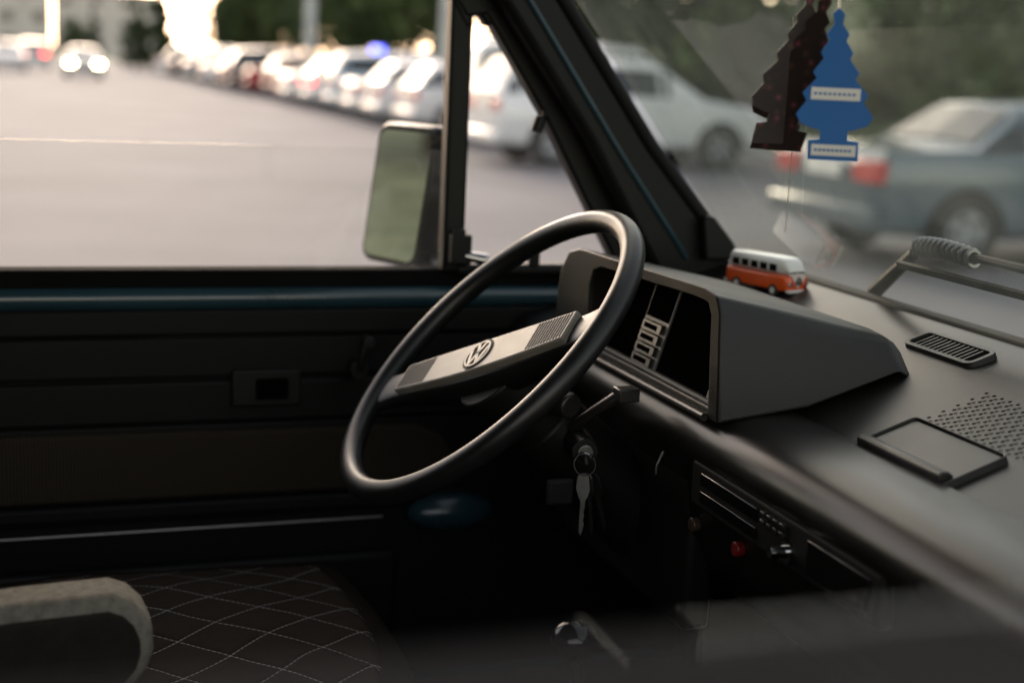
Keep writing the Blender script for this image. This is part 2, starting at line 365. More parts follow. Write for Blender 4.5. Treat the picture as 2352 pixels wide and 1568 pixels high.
# dashboard
prof=[(1.0,1.20),(1.0,1.226),(.995,1.2345),(.915,1.2110),(.908,1.2055),(.755,1.1525),(.751,1.1580),(.730,1.1585),(.700,1.1565),(.680,1.1525),(.665,1.1450),(.655,1.133),(.650,1.118),(.652,1.105),(.662,1.095),(.668,1.02),(.70,.96),(.80,.93),(.999,.93)]
b=MB(); b.prism(prof,lambda y,z:V((-.785,y,z)),lambda y,z:V((.79,y,z)))
dash=b.obj('dashboard',M['dash'],van,angle=50)
dz=lambda y:1.149+.348*(y-.746)
def dp(x,y,h=0): return V((x,y-h*.329,dz(y)+.0012+h*.944))
def frameloop(b,x0,x1,y0,y1,wd,h0,h1,r=.008):
    def ring(ins,h):
        return [dp((x0+x1)/2+a,(y0+y1)/2+c,h) for a,c in rr((x1-x0)/2-ins,(y1-y0)/2-ins,max(.002,r-ins))]
    b.loft([ring(0,h0),ring(.001,h1),ring(wd-.001,h1),ring(wd,h0)],False)
b=MB(); frameloop(b,-.214,-.090,.918,.957,.007,-.002,.007,.012); b.mi=1
b.prism(rr(.054,.013,.006),lambda a,c:dp(-.152+a,.9375+c,.0032),lambda a,c:dp(-.152+a,.9375+c,.0036)); b.mi=0
for i in range(12):
    x=-.197+i*.0078
    b.box((x,.925,0),(x+.0022,.950,.003),T=lambda q:dp(q.x,q.y,.003+q.z))
b.obj('defroster_vent',[M['lid'],M['ink']],dash,bevel=0)
b=MB(); frameloop(b,-.032,.112,.748,.820,.0035,-.002,.006,.008)
b.prism(rr(.067,.031,.005),lambda a,c:dp(.040+a,.785+c,-.003),lambda a,c:dp(.040+a,.785+c,.0035))
ash=b.obj('ashtray',M['lid'],dash,bevel=.001)
b=MB(); b.loft([[dp(x,y,h) for y,h in ((.7515,.004),(.7525,.012),(.758,.0135),(.764,.011),(.768,.004))] for x in (-.026,.106)]); b.obj('handle',M['lid'],ash,bevel=.0015)
b=MB()
for j in range(9):
    for i in range(28):
        x=-.026+i*.0120+(j%2)*.0060; y=.829+j*.0080
        c=dp(x,y,.0012)
        vs=[c+V((math.cos(t)*.0022,math.sin(t)*.0022*.944,math.sin(t)*.0022*.329)) for t in [k*math.pi/6 for k in range(12)]]
        b.add(vs,[tuple(range(12))])
b.obj('speaker_grille',M['gloss'],dash)
b=MB(); b.prism(rr(.012,.008,.004),lambda a,c:dp(.02+a,.935+c,.001),lambda a,c:dp(.02+a,.935+c,.012)); b.obj('knob',M['steel'],dash,bevel=.002)
# instrument hood
rear=[(-.625,1.15),(-.622,1.20),(-.612,1.242),(-.588,1.266),(-.552,1.2755),(-.19,1.2835),(-.163,1.279),(-.152,1.262),(-.140,1.15)]
mid =[(-.615,1.15),(-.612,1.19),(-.602,1.225),(-.578,1.247),(-.545,1.2555),(-.20,1.2605),(-.170,1.257),(-.158,1.243),(-.136,1.165)]
fr  =[(-.600,1.19),(-.597,1.20),(-.590,1.215),(-.570,1.228),(-.530,1.2335),(-.205,1.2345),(-.176,1.232),(-.163,1.225),(-.137,1.200)]
b=MB()
inner=[(-.50,1.162),(-.505,1.20),(-.505,1.235),(-.495,1.2555),(-.47,1.263),(-.20,1.271),(-.182,1.269),(-.174,1.258),(-.168,1.162)]
def yface(z): return .672+.30*(z-1.155)
R_=[[V((x,.659,z)) for x,z in rear],[V((x,.76,z-.000)) for x,z in mid],[V((x,.868,z)) for x,z in fr],[V((x,.885,z-.01)) for x,z in fr]]
b.loft(R_,False)
n=len(rear)
b.add(R_[3],[tuple(range(n))])
b.add([V((x,.659,z)) for x,z in rear]+[V((x,.659,z)) for x,z in inner]+[V((x,yface(z),z)) for x,z in inner],
      [(i,(i+1)%n,n+(i+1)%n,n+i) for i in range(n)]+[(n+i,n+(i+1)%n,2*n+(i+1)%n,2*n+i) for i in range(n)])
hood=b.obj('instrument_hood',M['hood'],dash,bevel=.004,seg=4,angle=28)
b=MB()
def fp(x,z,d=0): return V((x,yface(z)-d,z))
b.mi=0; b.prism(inner,lambda x,z:fp(x,z,.0005),lambda x,z:fp(x,z,.0015))
b.mi=1
def fbox(x0,x1,z0,z1,d): b.prism([(x0,z0),(x1,z0),(x1,z1),(x0,z1)],lambda x,z:fp(x,z,.001),lambda x,z:fp(x,z,d))
fbox(-.394,-.328,1.163,1.262,.004)
b.mi=0
fbox(-.3920,-.3300,1.2185,1.2600,.0045)
for i in range(4):
    b.mi=2; fbox(-.386,-.336,1.1665+i*.0128,1.1765+i*.0128,.009)
    b.mi=0; fbox(-.380,-.346,1.1688+i*.0128,1.1742+i*.0128,.0095)
b.mi=1
fbox(-.50,-.170,1.1615,1.1650,.006)
b.mi=1; fbox(-.327,-.180,1.2575,1.2600,.004)
b.mi=2; fbox(-.196,-.172,1.165,1.215,.003); b.mi=3; fbox(-.187,-.178,1.178,1.186,.004); b.mi=1; fbox(-.187,-.178,1.190,1.1925,.004); fbox(-.187,-.178,1.20,1.2025,.004); fbox(-.189,-.176,1.168,1.176,.004)
b.obj('instrument_cluster',[M['gloss'],M['greyp'],M['lid'],M['redp']],dash,smooth=False)
b=MB(); b.tube([(-.50,.656,1.150),(-.165,.656,1.152)],.0045,n=10); b.obj('trim_strip',M['lid'],dash)
b=MB(); b.box((-.175,.651,1.058),(.18,.67,1.106)); radio=b.obj('radio',M['rubber'],dash,bevel=.004)
for lo,hi in (((-.150,.649,1.066),(-.03,.652,1.078)),((-.150,.649,1.084),(-.03,.652,1.097)),((.065,.649,1.066),(.165,.652,1.098))):
    b=MB(); b.box(lo,hi); b.obj('display',M['shiny'],radio,bevel=.001)
for j in range(2):
    for i in range(4):
        b=MB(); b.box((-.018+i*.012,.646,1.086+j*.008),(-.010+i*.012,.652,1.091+j*.008)); b.obj('button',M['lid'],radio,bevel=.001)
b=MB(); b.cyl((.03,.650,1.075),(.03,.632,1.075),.006,.005); b.cyl((.03,.651,1.075),(.03,.648,1.075),.011); b.obj('knob',M['steel'],radio)
for x,z,m in((-.183,1.03,'beige'),(-.084,1.037,'redp')):
    b=MB(); b.cyl((x,.668,z),(x,.658,z),.007,.008); b.obj('knob',M[m],dash,bevel=.002)
b=MB(); b.tube([(-.24,.648,1.095),(-.238,.640,1.08),(-.238,.640,1.07)],.0015); b.obj('bonnet_lever',M['dsteel'],dash)
b=MB(); b.box((-.60,.664,.90),(-.20,.70,1.10)); b.obj('knee_panel',M['black'],dash,bevel=.01)

# steering wheel
e=V((1,0,0)); th=rad(45); u=V((0,math.cos(th),math.sin(th)))
ang=rad(31.6); A=e*math.cos(ang)+u*math.sin(ang); W=-e*math.sin(ang)+u*math.cos(ang); N=A.cross(W)
C0=V((-.38,.487,1.181))
def wp(a,w,n_=0): return C0+A*a+W*w+N*n_
b=MB(); b.torus(C0,N,.2065,.0137,N=96,n=20); rim=b.obj('steering_wheel',M['wheel'],van)
b=MB(); rings=[]
for a,w0,w1,n0,n1 in((-.212,-.052,.022,-.010,.006),(-.195,-.044,.012,-.016,.004),(-.165,-.034,.013,-.026,.001),(-.11,-.040,.014,-.040,0),(0,-.052,.016,-.060,0),(.11,-.040,.014,-.040,0),(.165,-.034,.013,-.026,.001),(.195,-.040,.016,-.016,.004),(.212,-.050,.026,-.010,.006)):
    rings.append([wp(a,w0,n0*.7),wp(a,w0*.9-.001,-.003+n1*.5),wp(a,w0+.012,n1),wp(a,w1-.004,n1),wp(a,w1,n1-.004),wp(a,w1*.9,n0*.8),wp(a,(w0+w1)/2,n0)])
b.loft(rings); b.obj('spoke',M['wheel'],rim,sub=2,angle=80)
b=MB()
top=[(-.152+.304*i/16,.0125) for i in range(17)]
bot=[(.152-.304*i/16,-.0295-.008*math.cos((i/16-.5)*math.pi)) for i in range(17)]
b.prism(bot+top,lambda a,w:wp(a,w,-.004),lambda a,w:wp(a,w,.007))
b.obj('centre_pad',M['pad'],rim,bevel=.0025)
for sgn in(-1,1):
    b=MB()
    for i in range(12):
        a=sgn*(.094+i*.0047)
        wl=-.0295-.008*math.cos((a/.304)*math.pi)+.004
        b.prism([(a-.00115,wl),(a+.00115,wl),(a+.00115,.0095),(a-.00115,.0095)],lambda a_,w:wp(a_,w,.0062),lambda a_,w:wp(a_,w,.0074))
    b.obj('rib_inlay',M['ink'],rim,smooth=False)
b=MB(); EC=(.0,-.0115); ER=.0230
def ep(x,y,n_): return wp(EC[0]+x*ER,EC[1]+y*ER,n_)
def ringflat(r0,r1,n0,n1,S=48):
    vs=[]
    for r,h in((r0,n0),(r0,n1),(r1,n1),(r1,n0)):
        for i in range(S): vs.append(ep(r*math.cos(2*math.pi*i/S),r*math.sin(2*math.pi*i/S),h))
    fs=[]
    for k in range(3):
        for i in range(S): fs.append((k*S+i,k*S+(i+1)%S,(k+1)*S+(i+1)%S,(k+1)*S+i))
    b.add(vs,fs)
b.mi=0; b.prism([(math.cos(2*math.pi*i/48),math.sin(2*math.pi*i/48)) for i in range(48)],lambda x,y:ep(x,y,.0065),lambda x,y:ep(x,y,.0076))
b.mi=1; ringflat(.76,.87,.0070,.0088)
def stroke(p,q,t=.095):
    p=V((p[0],p[1]));q=V((q[0],q[1]));d=(q-p).normalized();nn=V((-d.y,d.x))*t
    b.prism([tuple(p+nn),tuple(p-nn),tuple(q-nn),tuple(q+nn)],lambda x,y:ep(x,y,.0070),lambda x,y:ep(x,y,.0087))
stroke((-.30,.72),(0,.12)); stroke((.30,.72),(0,.12))
stroke((-.66,.42),(-.30,-.68)); stroke((-.30,-.68),(0,-.02)); stroke((0,-.02),(.30,-.68)); stroke((.30,-.68),(.66,.42))
b.obj('emblem',[M['ink'],M['logo']],rim,smooth=False)
b=MB(); b.cyl(wp(0,-.015,-.02),wp(0,-.015,-.11),.05,.04,n=32); b.obj('hub',M['black'],rim,bevel=.004)
b=MB(); p1=C0+(-N)*.42
b.cyl(wp(0,-.012,-.10),C0-N*.30,.045,.055,n=28); b.cyl(C0-N*.28,p1,.03,.03)
colm=b.obj('steering_column',M['black'],van,bevel=.006)
b=MB(); q=V((-.33,.575,1.10)); b.tube([q,V((-.30,.59,1.128)),V((-.283,.615,1.150))],[.007,.006,.008],n=10); b.box((-.290,.605,1.143),(-.270,.630,1.158)); b.obj('indicator_stalk',M['lid'],colm,bevel=.003)
b=MB(); b.cyl((-.345,.585,1.085),(-.285,.575,1.085),.018,.015,n=24); b.mi=1; b.cyl((-.287,.5753,1.085),(-.281,.574,1.085),.009,n=24); b.obj('ignition_lock',[M['black'],M['dsteel']],colm,bevel=.001)
b=MB(); b.cyl((-.34,.55,1.135),(-.30,.562,1.133),.018,.014,n=20); b.obj('stalk_boot',M['lid'],colm,bevel=.003)

KO=V((-.272,.572,1.075))
kr=thing('key_ring','bunch of metal keys with dark fob hanging from the ignition lock','keys',tuple(KO))
b=MB(); b.torus((0,-.002,0),(.8,-.5,.1),.012,.0010,N=28,n=6); b.obj('ring',M['steel'],kr)
for dy,tilt,yw in((0,.10,78),(.006,.26,60),(-.004,-.03,25)):
    b=MB(); base=V((0,.002+dy,-.010))
    dirv=V((.05,tilt,-1)).normalized(); sd=V((math.sin(rad(yw)),math.cos(rad(yw)),0)); nn=sd.cross(dirv)
    def kp(s_,t_,h): return base+sd*s_+dirv*t_+nn*h
    outl=[(-.009,.003),(-.004,0),(.004,0),(.009,.003),(.010,.012),(.006,.019),(.0035,.022),(.0035,.028),(.002,.031),(.0035,.034),(.002,.038),(.0035,.041),(.002,.046),(0,.050),(-.003,.047),(-.003,.022),(-.006,.019),(-.010,.012)]
    b.prism(outl,lambda s_,t_:kp(s_*.8,t_*1.4,-.001),lambda s_,t_:kp(s_*.8,t_*1.4,.001)); b.obj('key',M['dsteel'],kr)
b=MB(); b.box((-.005,-.045,-.045),(.003,-.014,-.015)); b.obj('fob',M['rubber'],kr,bevel=.010)
b=MB(); b.tube([(-.01,-.003,.008),(-.002,0,.006),(.0,0,.0)],.004); b.obj('key_head',M['black'],kr)

b=MB(); b.tube([(-.05,.52,.58),(-.05,.50,.80),(-.05,.478,.965)],.007,n=10); gl=b.obj('gear_lever',M['black'],van)
b=MB(); b.sphere((-.05,.478,.972),.023,1,1,.85,n=28,m=18); b.obj('knob',M['shiny'],gl)
b=MB(); b.cyl((-.05,.52,.58),(-.05,.50,.70),.07,.015); b.obj('gaiter',M['rubber'],gl)
# arm, strip and coils modelled in place of a dashboard reflection in the windshield
def wq(x,z,o=.012): 
    y=.995-(z-1.23)/1.281; return V((x,y+o*.79,z+o*.61))
b=MB(); b.tube([wq(-.43,1.222,.02),wq(-.285,1.288,.03)],[.010,.007],n=8); b.tube([wq(-.285,1.288,.03),wq(-.15,1.300,.03),wq(.3,1.296,.03)],.005,n=8)
wi=b.obj('reflection_shape',M['rubber'],van)
b=MB(); b.box((-.30,0,-.004),(.42,.004,.004),T=lambda q:wq(q.x,1.284+q.z,.010+q.y)); b.obj('reflection_strip',M['rubber'],wi)
b=MB()
for i in range(11): 
    x=-.265+i*.0098; b.torus(wq(x,1.302-.00015*(i-5)**2,.030),(1,0,.15),.0085,.0032,N=16,n=6)
b.obj('reflection_ribs',M['dsteel'],wi)
b=MB(); b.box((-.06,0,-.005),(.02,.006,.006),T=lambda q:wq(q.x,1.305+q.z,.028+q.y)); b.box((.0,0,-.008),(.08,.004,.002),T=lambda q:wq(q.x,1.307+q.z,.032+q.y)); b.obj('reflection_clip',M['greyp'],wi,bevel=.001)
b=MB(); b.box((-.11,.50,1.71),(.11,.525,1.77)); b.tube([(0,.52,1.75),(0,.52,1.83)],.006); rv=b.obj('rear_view_mirror',M['black'],van,bevel=.01)
b=MB(); b.box((-.10,.497,1.717),(.10,.4995,1.763)); b.obj('mirror_glass',M['mirror'],rv)
def cushion(name,x0,x1,y0,y1,z0,z1,mat,parent,crown=.02,r=.05,nx=24,ny=24):
    b=MB(); vs=[];fs=[]
    def edge(t,w):
        d=min(t,1-t)*w
        return 0 if d>r else r-math.sqrt(max(0,r*r-(r-d)**2))
    for j in range(ny+1):
        for i in range(nx+1):
            s=i/nx;t=j/ny
            s=.5-.5*math.cos(math.pi*s); t=.5-.5*math.cos(math.pi*t)
            cx=(2*s-1);cy=(2*t-1)
            k=1-.10*(cx*cx*cy*cy)
            X_=(x0+x1)/2+(x1-x0)/2*cx*k; Y_=(y0+y1)/2+(y1-y0)/2*cy*k
            z=z1-edge(s,x1-x0)-edge(t,y1-y0)+crown*(1-cx*cx)*(1-cy*cy)+.004*noise.noise(V((X_*9,Y_*9,0)))
            vs.append((X_,Y_,z))
    n0=len(vs)
    for j in range(ny):
        for i in range(nx): a=j*(nx+1)+i; fs.append((a,a+1,a+nx+2,a+nx+1))
    bd=[i for i in range(nx+1)]+[(j)*(nx+1)+nx for j in range(1,ny+1)]+[ny*(nx+1)+i for i in range(nx-1,-1,-1)]+[j*(nx+1) for j in range(ny-1,0,-1)]
    low=[(vs[k][0],vs[k][1],z0) for k in bd]; vs+=low; L=len(bd)
    for k in range(L): fs.append((bd[k],bd[(k+1)%L],n0+(k+1)%L,n0+k))
    fs.append(tuple(n0+k for k in range(L)))
    b.add(vs,fs); return b.obj(name,mat,parent,angle=60)
seat=cushion('seat',-.71,-.205,-.18,.415,.68,.838,M['seatc'],van,.015,.05)
cushion('quilted_insert',-.655,-.245,-.14,.375,.80,.848,M['quilt'],seat,.020,.02,30,30)
b=MB(); b.loft([[V((x,y0+dy,z)) for x,dy in((-.69,0),(-.66,.05),(-.25,.05),(-.22,0),(-.25,-.06),(-.66,-.06))] for y0,z in((-.20,.80),(-.25,1.1),(-.32,1.40),(-.33,1.43))])
b.obj('backrest',M['seatc'],seat,bevel=.02)
b=MB(); b.box((-.66,-.14,.58),(-.25,.34,.69)); b.obj('seat_base',M['black'],seat,bevel=.01)
b=MB()
def armout(ins):
    pts=[(-.30,1.022-ins),(-.12,1.026-ins),(-.02,1.036-ins)]
    for k in range(9):
        t=rad(80-k*22); pts.append((.052+(.044-ins)*math.cos(t),.992+(.048-ins)*math.sin(t)))
    pts+=[(.0,.925+ins),(-.30,.90+ins)]
    return pts
b.prism(armout(0),lambda y,z:V((-.135,y,z)),lambda y,z:V((-.070,y,z)))
arm=b.obj('armrest',M['cloth'],seat,bevel=.016,seg=6,angle=60,label='worn light grey armrest')
b=MB(); b.prism(armout(.012),lambda y,z:V((-.075,y,z)),lambda y,z:V((-.0665,y,z))); b.obj('side_panel',M['darkcloth'],arm,bevel=.003)

# ------------------------------------------------------------------ toy bus
bus=thing('toy_bus','small orange and white toy camper bus parked on the dashboard','toy',(-.568,.940,1.2155),rad(16)); bus.scale=(.95,.95,.95)
def rsec(x,hw,z0,z1,r,n=5):
    return [V((x,a,(z0+z1)/2+c)) for a,c in rr(hw,(z1-z0)/2,r,n)]
b=MB(); b.loft([rsec(-.060,.018,.010,.028,.006),rsec(-.058,.023,.008,.030,.004),rsec(.050,.023,.008,.030,.004),rsec(.059,.020,.009,.029,.006),rsec(.061,.015,.011,.026,.006)]); b.obj('body',M['orange'],bus,angle=50)
b=MB(); b.loft([rsec(-.058,.018,.0295,.048,.006),rsec(-.054,.021,.0295,.053,.008),rsec(.040,.021,.0295,.053,.008),rsec(.050,.019,.0295,.050,.008),rsec(.058,.016,.0295,.040,.006)]); b.obj('roof',M['white'],bus,angle=50)
for sgn in(-1,1):
    for i in range(5):
        b=MB(); x=-.050+i*.0185; b.box((x,sgn*.0205-.001,.034),(x+.0145,sgn*.0205+.0013,.0445)); b.obj('window',M['shiny'],bus,bevel=.001)
for pp in([(-.0145,.033),(-.001,.033),(-.001,.044),(-.012,.044)],[(.001,.033),(.0145,.033),(.012,.044),(.001,.044)]):
    b=MB(); b.prism(pp,lambda y,z:V((.0575-(z-.033)*.55,y,z)),lambda y,z:V((.0590-(z-.033)*.55,y,z))); b.obj('windscreen',M['shiny'],bus)
b=MB(); b.prism([(-.013,.029),(.013,.029),(.004,.018),(0,.013),(-.004,.018)],lambda y,z:V((.0600,y,z)),lambda y,z:V((.0622,y,z))); b.obj('front_panel',M['white'],bus)
b=MB(); b.torus((.0626,0,.0225),(1,0,0),.0052,.0007,N=20,n=6)
def bst(p,q):
    b.tube([V((.0627,p[0]*.005,.0225+p[1]*.005)),V((.0627,q[0]*.005,.0225+q[1]*.005))],.0006,n=4)
for p,q in(((-.33,.8),(0,.1)),((.33,.8),(0,.1)),((-.8,.4),(-.35,-.75)),((-.35,-.75),(0,0)),((0,0),(.35,-.75)),((.35,-.75),(.8,.4))): bst(p,q)
b.obj('emblem',M['ink'],bus)
for y in(-.0145,.0145):
    b=MB(); b.cyl((.058,y,.0185),(.0635,y,.0185),.0036,.003,n=14); b.obj('headlight',M['steel'],bus)
for x0,x1 in((.058,.065),(-.065,-.058)):
    b=MB(); b.box((x0,-.021,.007),(x1,.021,.011)); b.obj('bumper',M['white'],bus,bevel=.001)
for x in(-.036,.036):
    for y in(-.020,.020):
        b=MB(); b.cyl((x,y-.004,.008),(x,y+.004,.008),.0085,n=18); b.mi=1; b.cyl((x,y-.0045,.008),(x,y+.0045,.008),.0045,n=14); b.obj('wheel',[M['tyre'],M['white']],bus)

# ------------------------------------------------------------------ air fresheners
def freshener(name,label,mat,loc_,yaw,H,Wd,tilt=0,bars=True):
    t=thing(name,label,'air freshener',loc_,yaw)
    half=[(0,0),(.16,-.04),(.10,-.10),(.30,-.17),(.22,-.21),(.42,-.29),(.34,-.33),(.60,-.42),(.50,-.46),(.85,-.56),(.74,-.61),(1.0,-.70),(.88,-.76),(.55,-.79),(.36,-.80),(.36,-.86),(.66,-.87),(.66,-1.0)]
    hp=[(x*Wd/2,z*H) for x,z in half]
    poly=hp+[(-x,z) for x,z in reversed(hp[1:])]
    b=MB(); b.prism(poly,lambda x,z:V((x+tilt*z,-.001,z)),lambda x,z:V((x+tilt*z,.001,z))); b.obj('card',mat,t,smooth=False)
    if bars:
        for z0,z1,hw in((-.60,-.52,.32),(-.97,-.895,.29)):
            b=MB(); b.box((-hw*Wd+tilt*z0*H,-.0016,z0*H),(hw*Wd+tilt*z0*H,-.0011,z1*H)); b.obj('label_strip',M['white'],t)
        for zc,hw in((-.56,.28),(-.932,.25)):
            b=MB()
            for k in range(9):
                x=-hw*Wd+k*2*hw*Wd/9+tilt*zc*H; b.box((x,-.0020,zc*H-.0010),(x+.0026,-.0017,zc*H+.0010))
            b.obj('print',M['blue'],t)
    b=MB(); b.tube([V((0,0,-.003)),V((0,0,1.72-loc_[2]))],.0008,n=6); b.obj('string',M['white'],t)
    return t
freshener('air_freshener','blue tree-shaped card air freshener hanging from the mirror',M['blue'],(.02,.662,1.560),rad(66),.130,.066,-.04)
freshener('air_freshener','brown and pink patterned tree-shaped air freshener hanging from the mirror',M['floral'],(-.01,.667,1.572),rad(35),.138,.076,.28,bars=False)
freshener('air_freshener','brown and pink patterned tree-shaped air freshener hanging from the mirror',M['floral'],(-.03,.664,1.578),rad(70),.138,.060,.18,bars=False)

# ------------------------------------------------------------------ SETTING
def groundmat():
    m,nt,out=newmat('asphalt')
    b=nt.nodes.new('ShaderNodeBsdfPrincipled'); b.inputs['Roughness'].default_value=.8
    tc=nt.nodes.new('ShaderNodeTexCoord')
    n1=nt.nodes.new('ShaderNodeTexNoise'); n1.inputs['Scale'].default_value=.35; n1.inputs['Detail'].default_value=8; n1.inputs['Roughness'].default_value=.6
    n2=nt.nodes.new('ShaderNodeTexNoise'); n2.inputs['Scale'].default_value=40; n2.inputs['Detail'].default_value=4
    for n in(n1,n2): nt.links.new(tc.outputs['Object'],n.inputs['Vector'])
    c1=nt.nodes.new('ShaderNodeValToRGB'); c1.color_ramp.elements[0].position=.3; c1.color_ramp.elements[1].position=.7
    c1.color_ramp.elements[0].color=(.125,.119,.126,1); c1.color_ramp.elements[1].color=(.205,.196,.203,1)
    nt.links.new(n1.outputs['Fac'],c1.inputs['Fac'])
    mx=nt.nodes.new('ShaderNodeMix'); mx.data_type='RGBA'; mx.blend_type='OVERLAY'; mx.inputs['Factor'].default_value=.35
    nt.links.new(c1.outputs[0],mx.inputs['A']); nt.links.new(n2.outputs['Fac'],mx.inputs['B'])
    nt.links.new(mx.outputs['Result'],b.inputs['Base Color'])
    bp=nt.nodes.new('ShaderNodeBump'); bp.inputs['Distance'].default_value=.004; nt.links.new(n2.outputs['Fac'],bp.inputs['Height']); nt.links.new(bp.outputs[0],b.inputs['Normal'])
    nt.links.new(b.outputs[0],out.inputs[0]); return m
b=MB(); b.add([(-1500,-1500,0),(1500,-1500,0),(1500,1500,0),(-1500,1500,0)],[(0,1,2,3)])
g=b.obj('ground',pmat('ground_grass',(.13,.15,.085),.95,nscale=1.2,var=.4,spec=.1)); g['kind']='structure'
b=MB(); b.add([(-160,-4.6,.004),(30,-4.6,.004),(30,13.2,.004),(-160,13.2,.004)],[(0,1,2,3)])
g=b.obj('parking_lot',groundmat()); g['kind']='structure'
b=MB(); b.box((-120,13.2,0),(30,13.35,.13)); g=b.obj('kerb',M['concrete'],bevel=.02); g['kind']='structure'
b=MB()
for k in range(32):
    x=-8.0-k*2.9; b.add([(x,7.6,.008),(x+.1,7.6,.008),(x+.1,12.4,.008),(x,12.4,.008)],[(0,1,2,3)])
g=b.obj('bay_marking',pmat('road_paint',(.30,.30,.30),.7)); g['kind']='structure'
b=MB(); vs=[];fs=[]
nx,ny=90,22
for j in range(ny+1):
    for i in range(nx+1):
        x=-130+180*i/nx; y=13.36+60*(j/ny)**1.4
        z=.10+ (y-13.4)*.17*(1 if x>-95 else max(0,(x+130)/35)) + .35*noise.noise(V((x*.15,y*.15,0)))*min(1,(y-13.3)/3)
        vs.append((x,y,z))
for j in range(ny):
    for i in range(nx): a=j*(nx+1)+i; fs.append((a,a+1,a+nx+2,a+nx+1))
b.add(vs,fs); g=b.obj('hill',pmat('grass_bank',(.06,.082,.036),.95,nscale=.8,var=.5,spec=.1)); g['kind']='structure'

def tree_mesh(seed,H,R,kind):
    rnd=random.Random(seed)
    t=MB(); 
    t.tube([(0,0,-.3),(.05,.03,H*.2),(.1,-.05,H*.45),(.0,.05,H*.8)],[.22,.17,.12,.04],n=8)
    for k in range(7):
        a=rnd.uniform(0,6.28); z=H*rnd.uniform(.22,.6); L=R*rnd.uniform(.5,.8)
        t.tube([(0,0,z),(math.cos(a)*L*.5,math.sin(a)*L*.5,z+L*.35),(math.cos(a)*L,math.sin(a)*L,z+L*.6)],[.08,.05,.02],n=6)
    c=MB(); cl=[]
    for k in range(44):
        if kind=='cone':
            h=rnd.random()**1.2; z=H*(.10+.88*h); rr_=R*(1-h)**.8*rnd.uniform(.3,.9); a=rnd.uniform(0,6.28); cl.append((V((math.cos(a)*rr_,math.sin(a)*rr_,z)),R*.35*(1.15-h)))
        else:
            d=V((rnd.gauss(0,1),rnd.gauss(0,1),rnd.gauss(0,1))).normalized()*rnd.uniform(.35,1)
            cl.append((V((d.x*R*.85,d.y*R*.85,H*.52+d.z*H*.42)),R*rnd.uniform(.22,.38)))
    for p,r in cl:
        for q in range(45):
            d=V((rnd.gauss(0,1),rnd.gauss(0,1),rnd.gauss(0,1))).normalized()*r*rnd.random()**.4
            o=p+d; s=rnd.uniform(.14,.30)
            a=V((rnd.gauss(0,1),rnd.gauss(0,1),rnd.gauss(0,1))).normalized(); bb=a.orthogonal().normalized()
            c.add([o-a*s,o+bb*s*.6,o+a*s,o-bb*s*.6],[(0,1,2,3)])
    return t,c
temps=[]
for i,(s,H,R,k,mt) in enumerate(((1,8.5,3.0,'r','leaf'),(2,7.5,3.3,'r','leafd'),(3,9,2.8,'r','leaf'),(4,7,1.7,'cone','leafd'))):
    t,c=tree_mesh(s,H,R,k)
    to=t.obj('trunk',M['bark']); co=c.obj('crown',M[mt],smooth=False)
    temps.append((to,co))
def put_tree(i,x,y,z,s,rot,label,group,name='tree'):
    t=thing(name,label,'tree' if name=='tree' else 'bush',(x,y,z),rot,group); t.scale=(s,s,s)
    for o in temps[i]:
        n=o.copy(); COL.objects.link(n); n.parent=t
    return t
rnd=random.Random(11)
G='trees on the bank behind the parked cars'
x=-4
while x>-100:
    i=rnd.choice([0,1,2]); put_tree(i,x,rnd.uniform(15.5,18),.4,rnd.uniform(.8,1.1),rnd.uniform(0,6),'leafy green tree on the grassy bank',G); x-=rnd.uniform(4.2,5.4)
for x,y,s in((-104,14.2,.9),(-99,13.9,.8),(-110,15.2,1.0),(-116,16.5,1.0),(-93,14.2,.8)):
    put_tree(rnd.choice([0,1]),x,y,0,s,rnd.uniform(0,6),'leafy green tree on the grassy bank',G)
x=0
while x>-30:
    i=rnd.choice([0,1,2]); put_tree(i,x,rnd.uniform(21,24),1.4,rnd.uniform(1,1.25),rnd.uniform(0,6),'leafy green tree on the grassy bank',G); x-=rnd.uniform(4,5)
for x,y in((2,19),(6,24),(-1,27)): put_tree(rnd.choice([0,1]),x,y,1,1.1,rnd.uniform(0,6),'leafy green tree on the grassy bank',G)
GB='bushes along the foot of the bank'
x=1
while x>-34:
    s=rnd.uniform(.34,.46); put_tree(rnd.choice([0,1,2]),x,rnd.uniform(14.8,16.6),-.25,s,rnd.uniform(0,6),'low green bush at the foot of the bank',GB,'bush'); x-=rnd.uniform(1.7,2.4)
put_tree(3,-101,8.6,0,.95,0,'dark conical tree at the end of the car park',G)
put_tree(3,-99,6.9,0,.72,2,'dark conical tree at the end of the car park',G)
put_tree(3,-125,5.2,0,.62,1,'dark conical tree at the end of the car park',G)
put_tree(1,-128,3.9,0,.50,1,'low dark tree at the end of the car park',G)
G2='trees beyond the verge beside the lane'
for x,y,s in((-6,-17,.8),(-10,-18,.9),(-14,-17,.8),(-19,-20,.9),(-3,-20,.8),(-25,-23,1)): put_tree(rnd.choice([0,2]),x,y,-.9*s,s,rnd.uniform(0,6),'leafy green tree on the verge beside the lane',G2)
for o in [q for t in temps for q in t]: bpy.data.objects.remove(o)

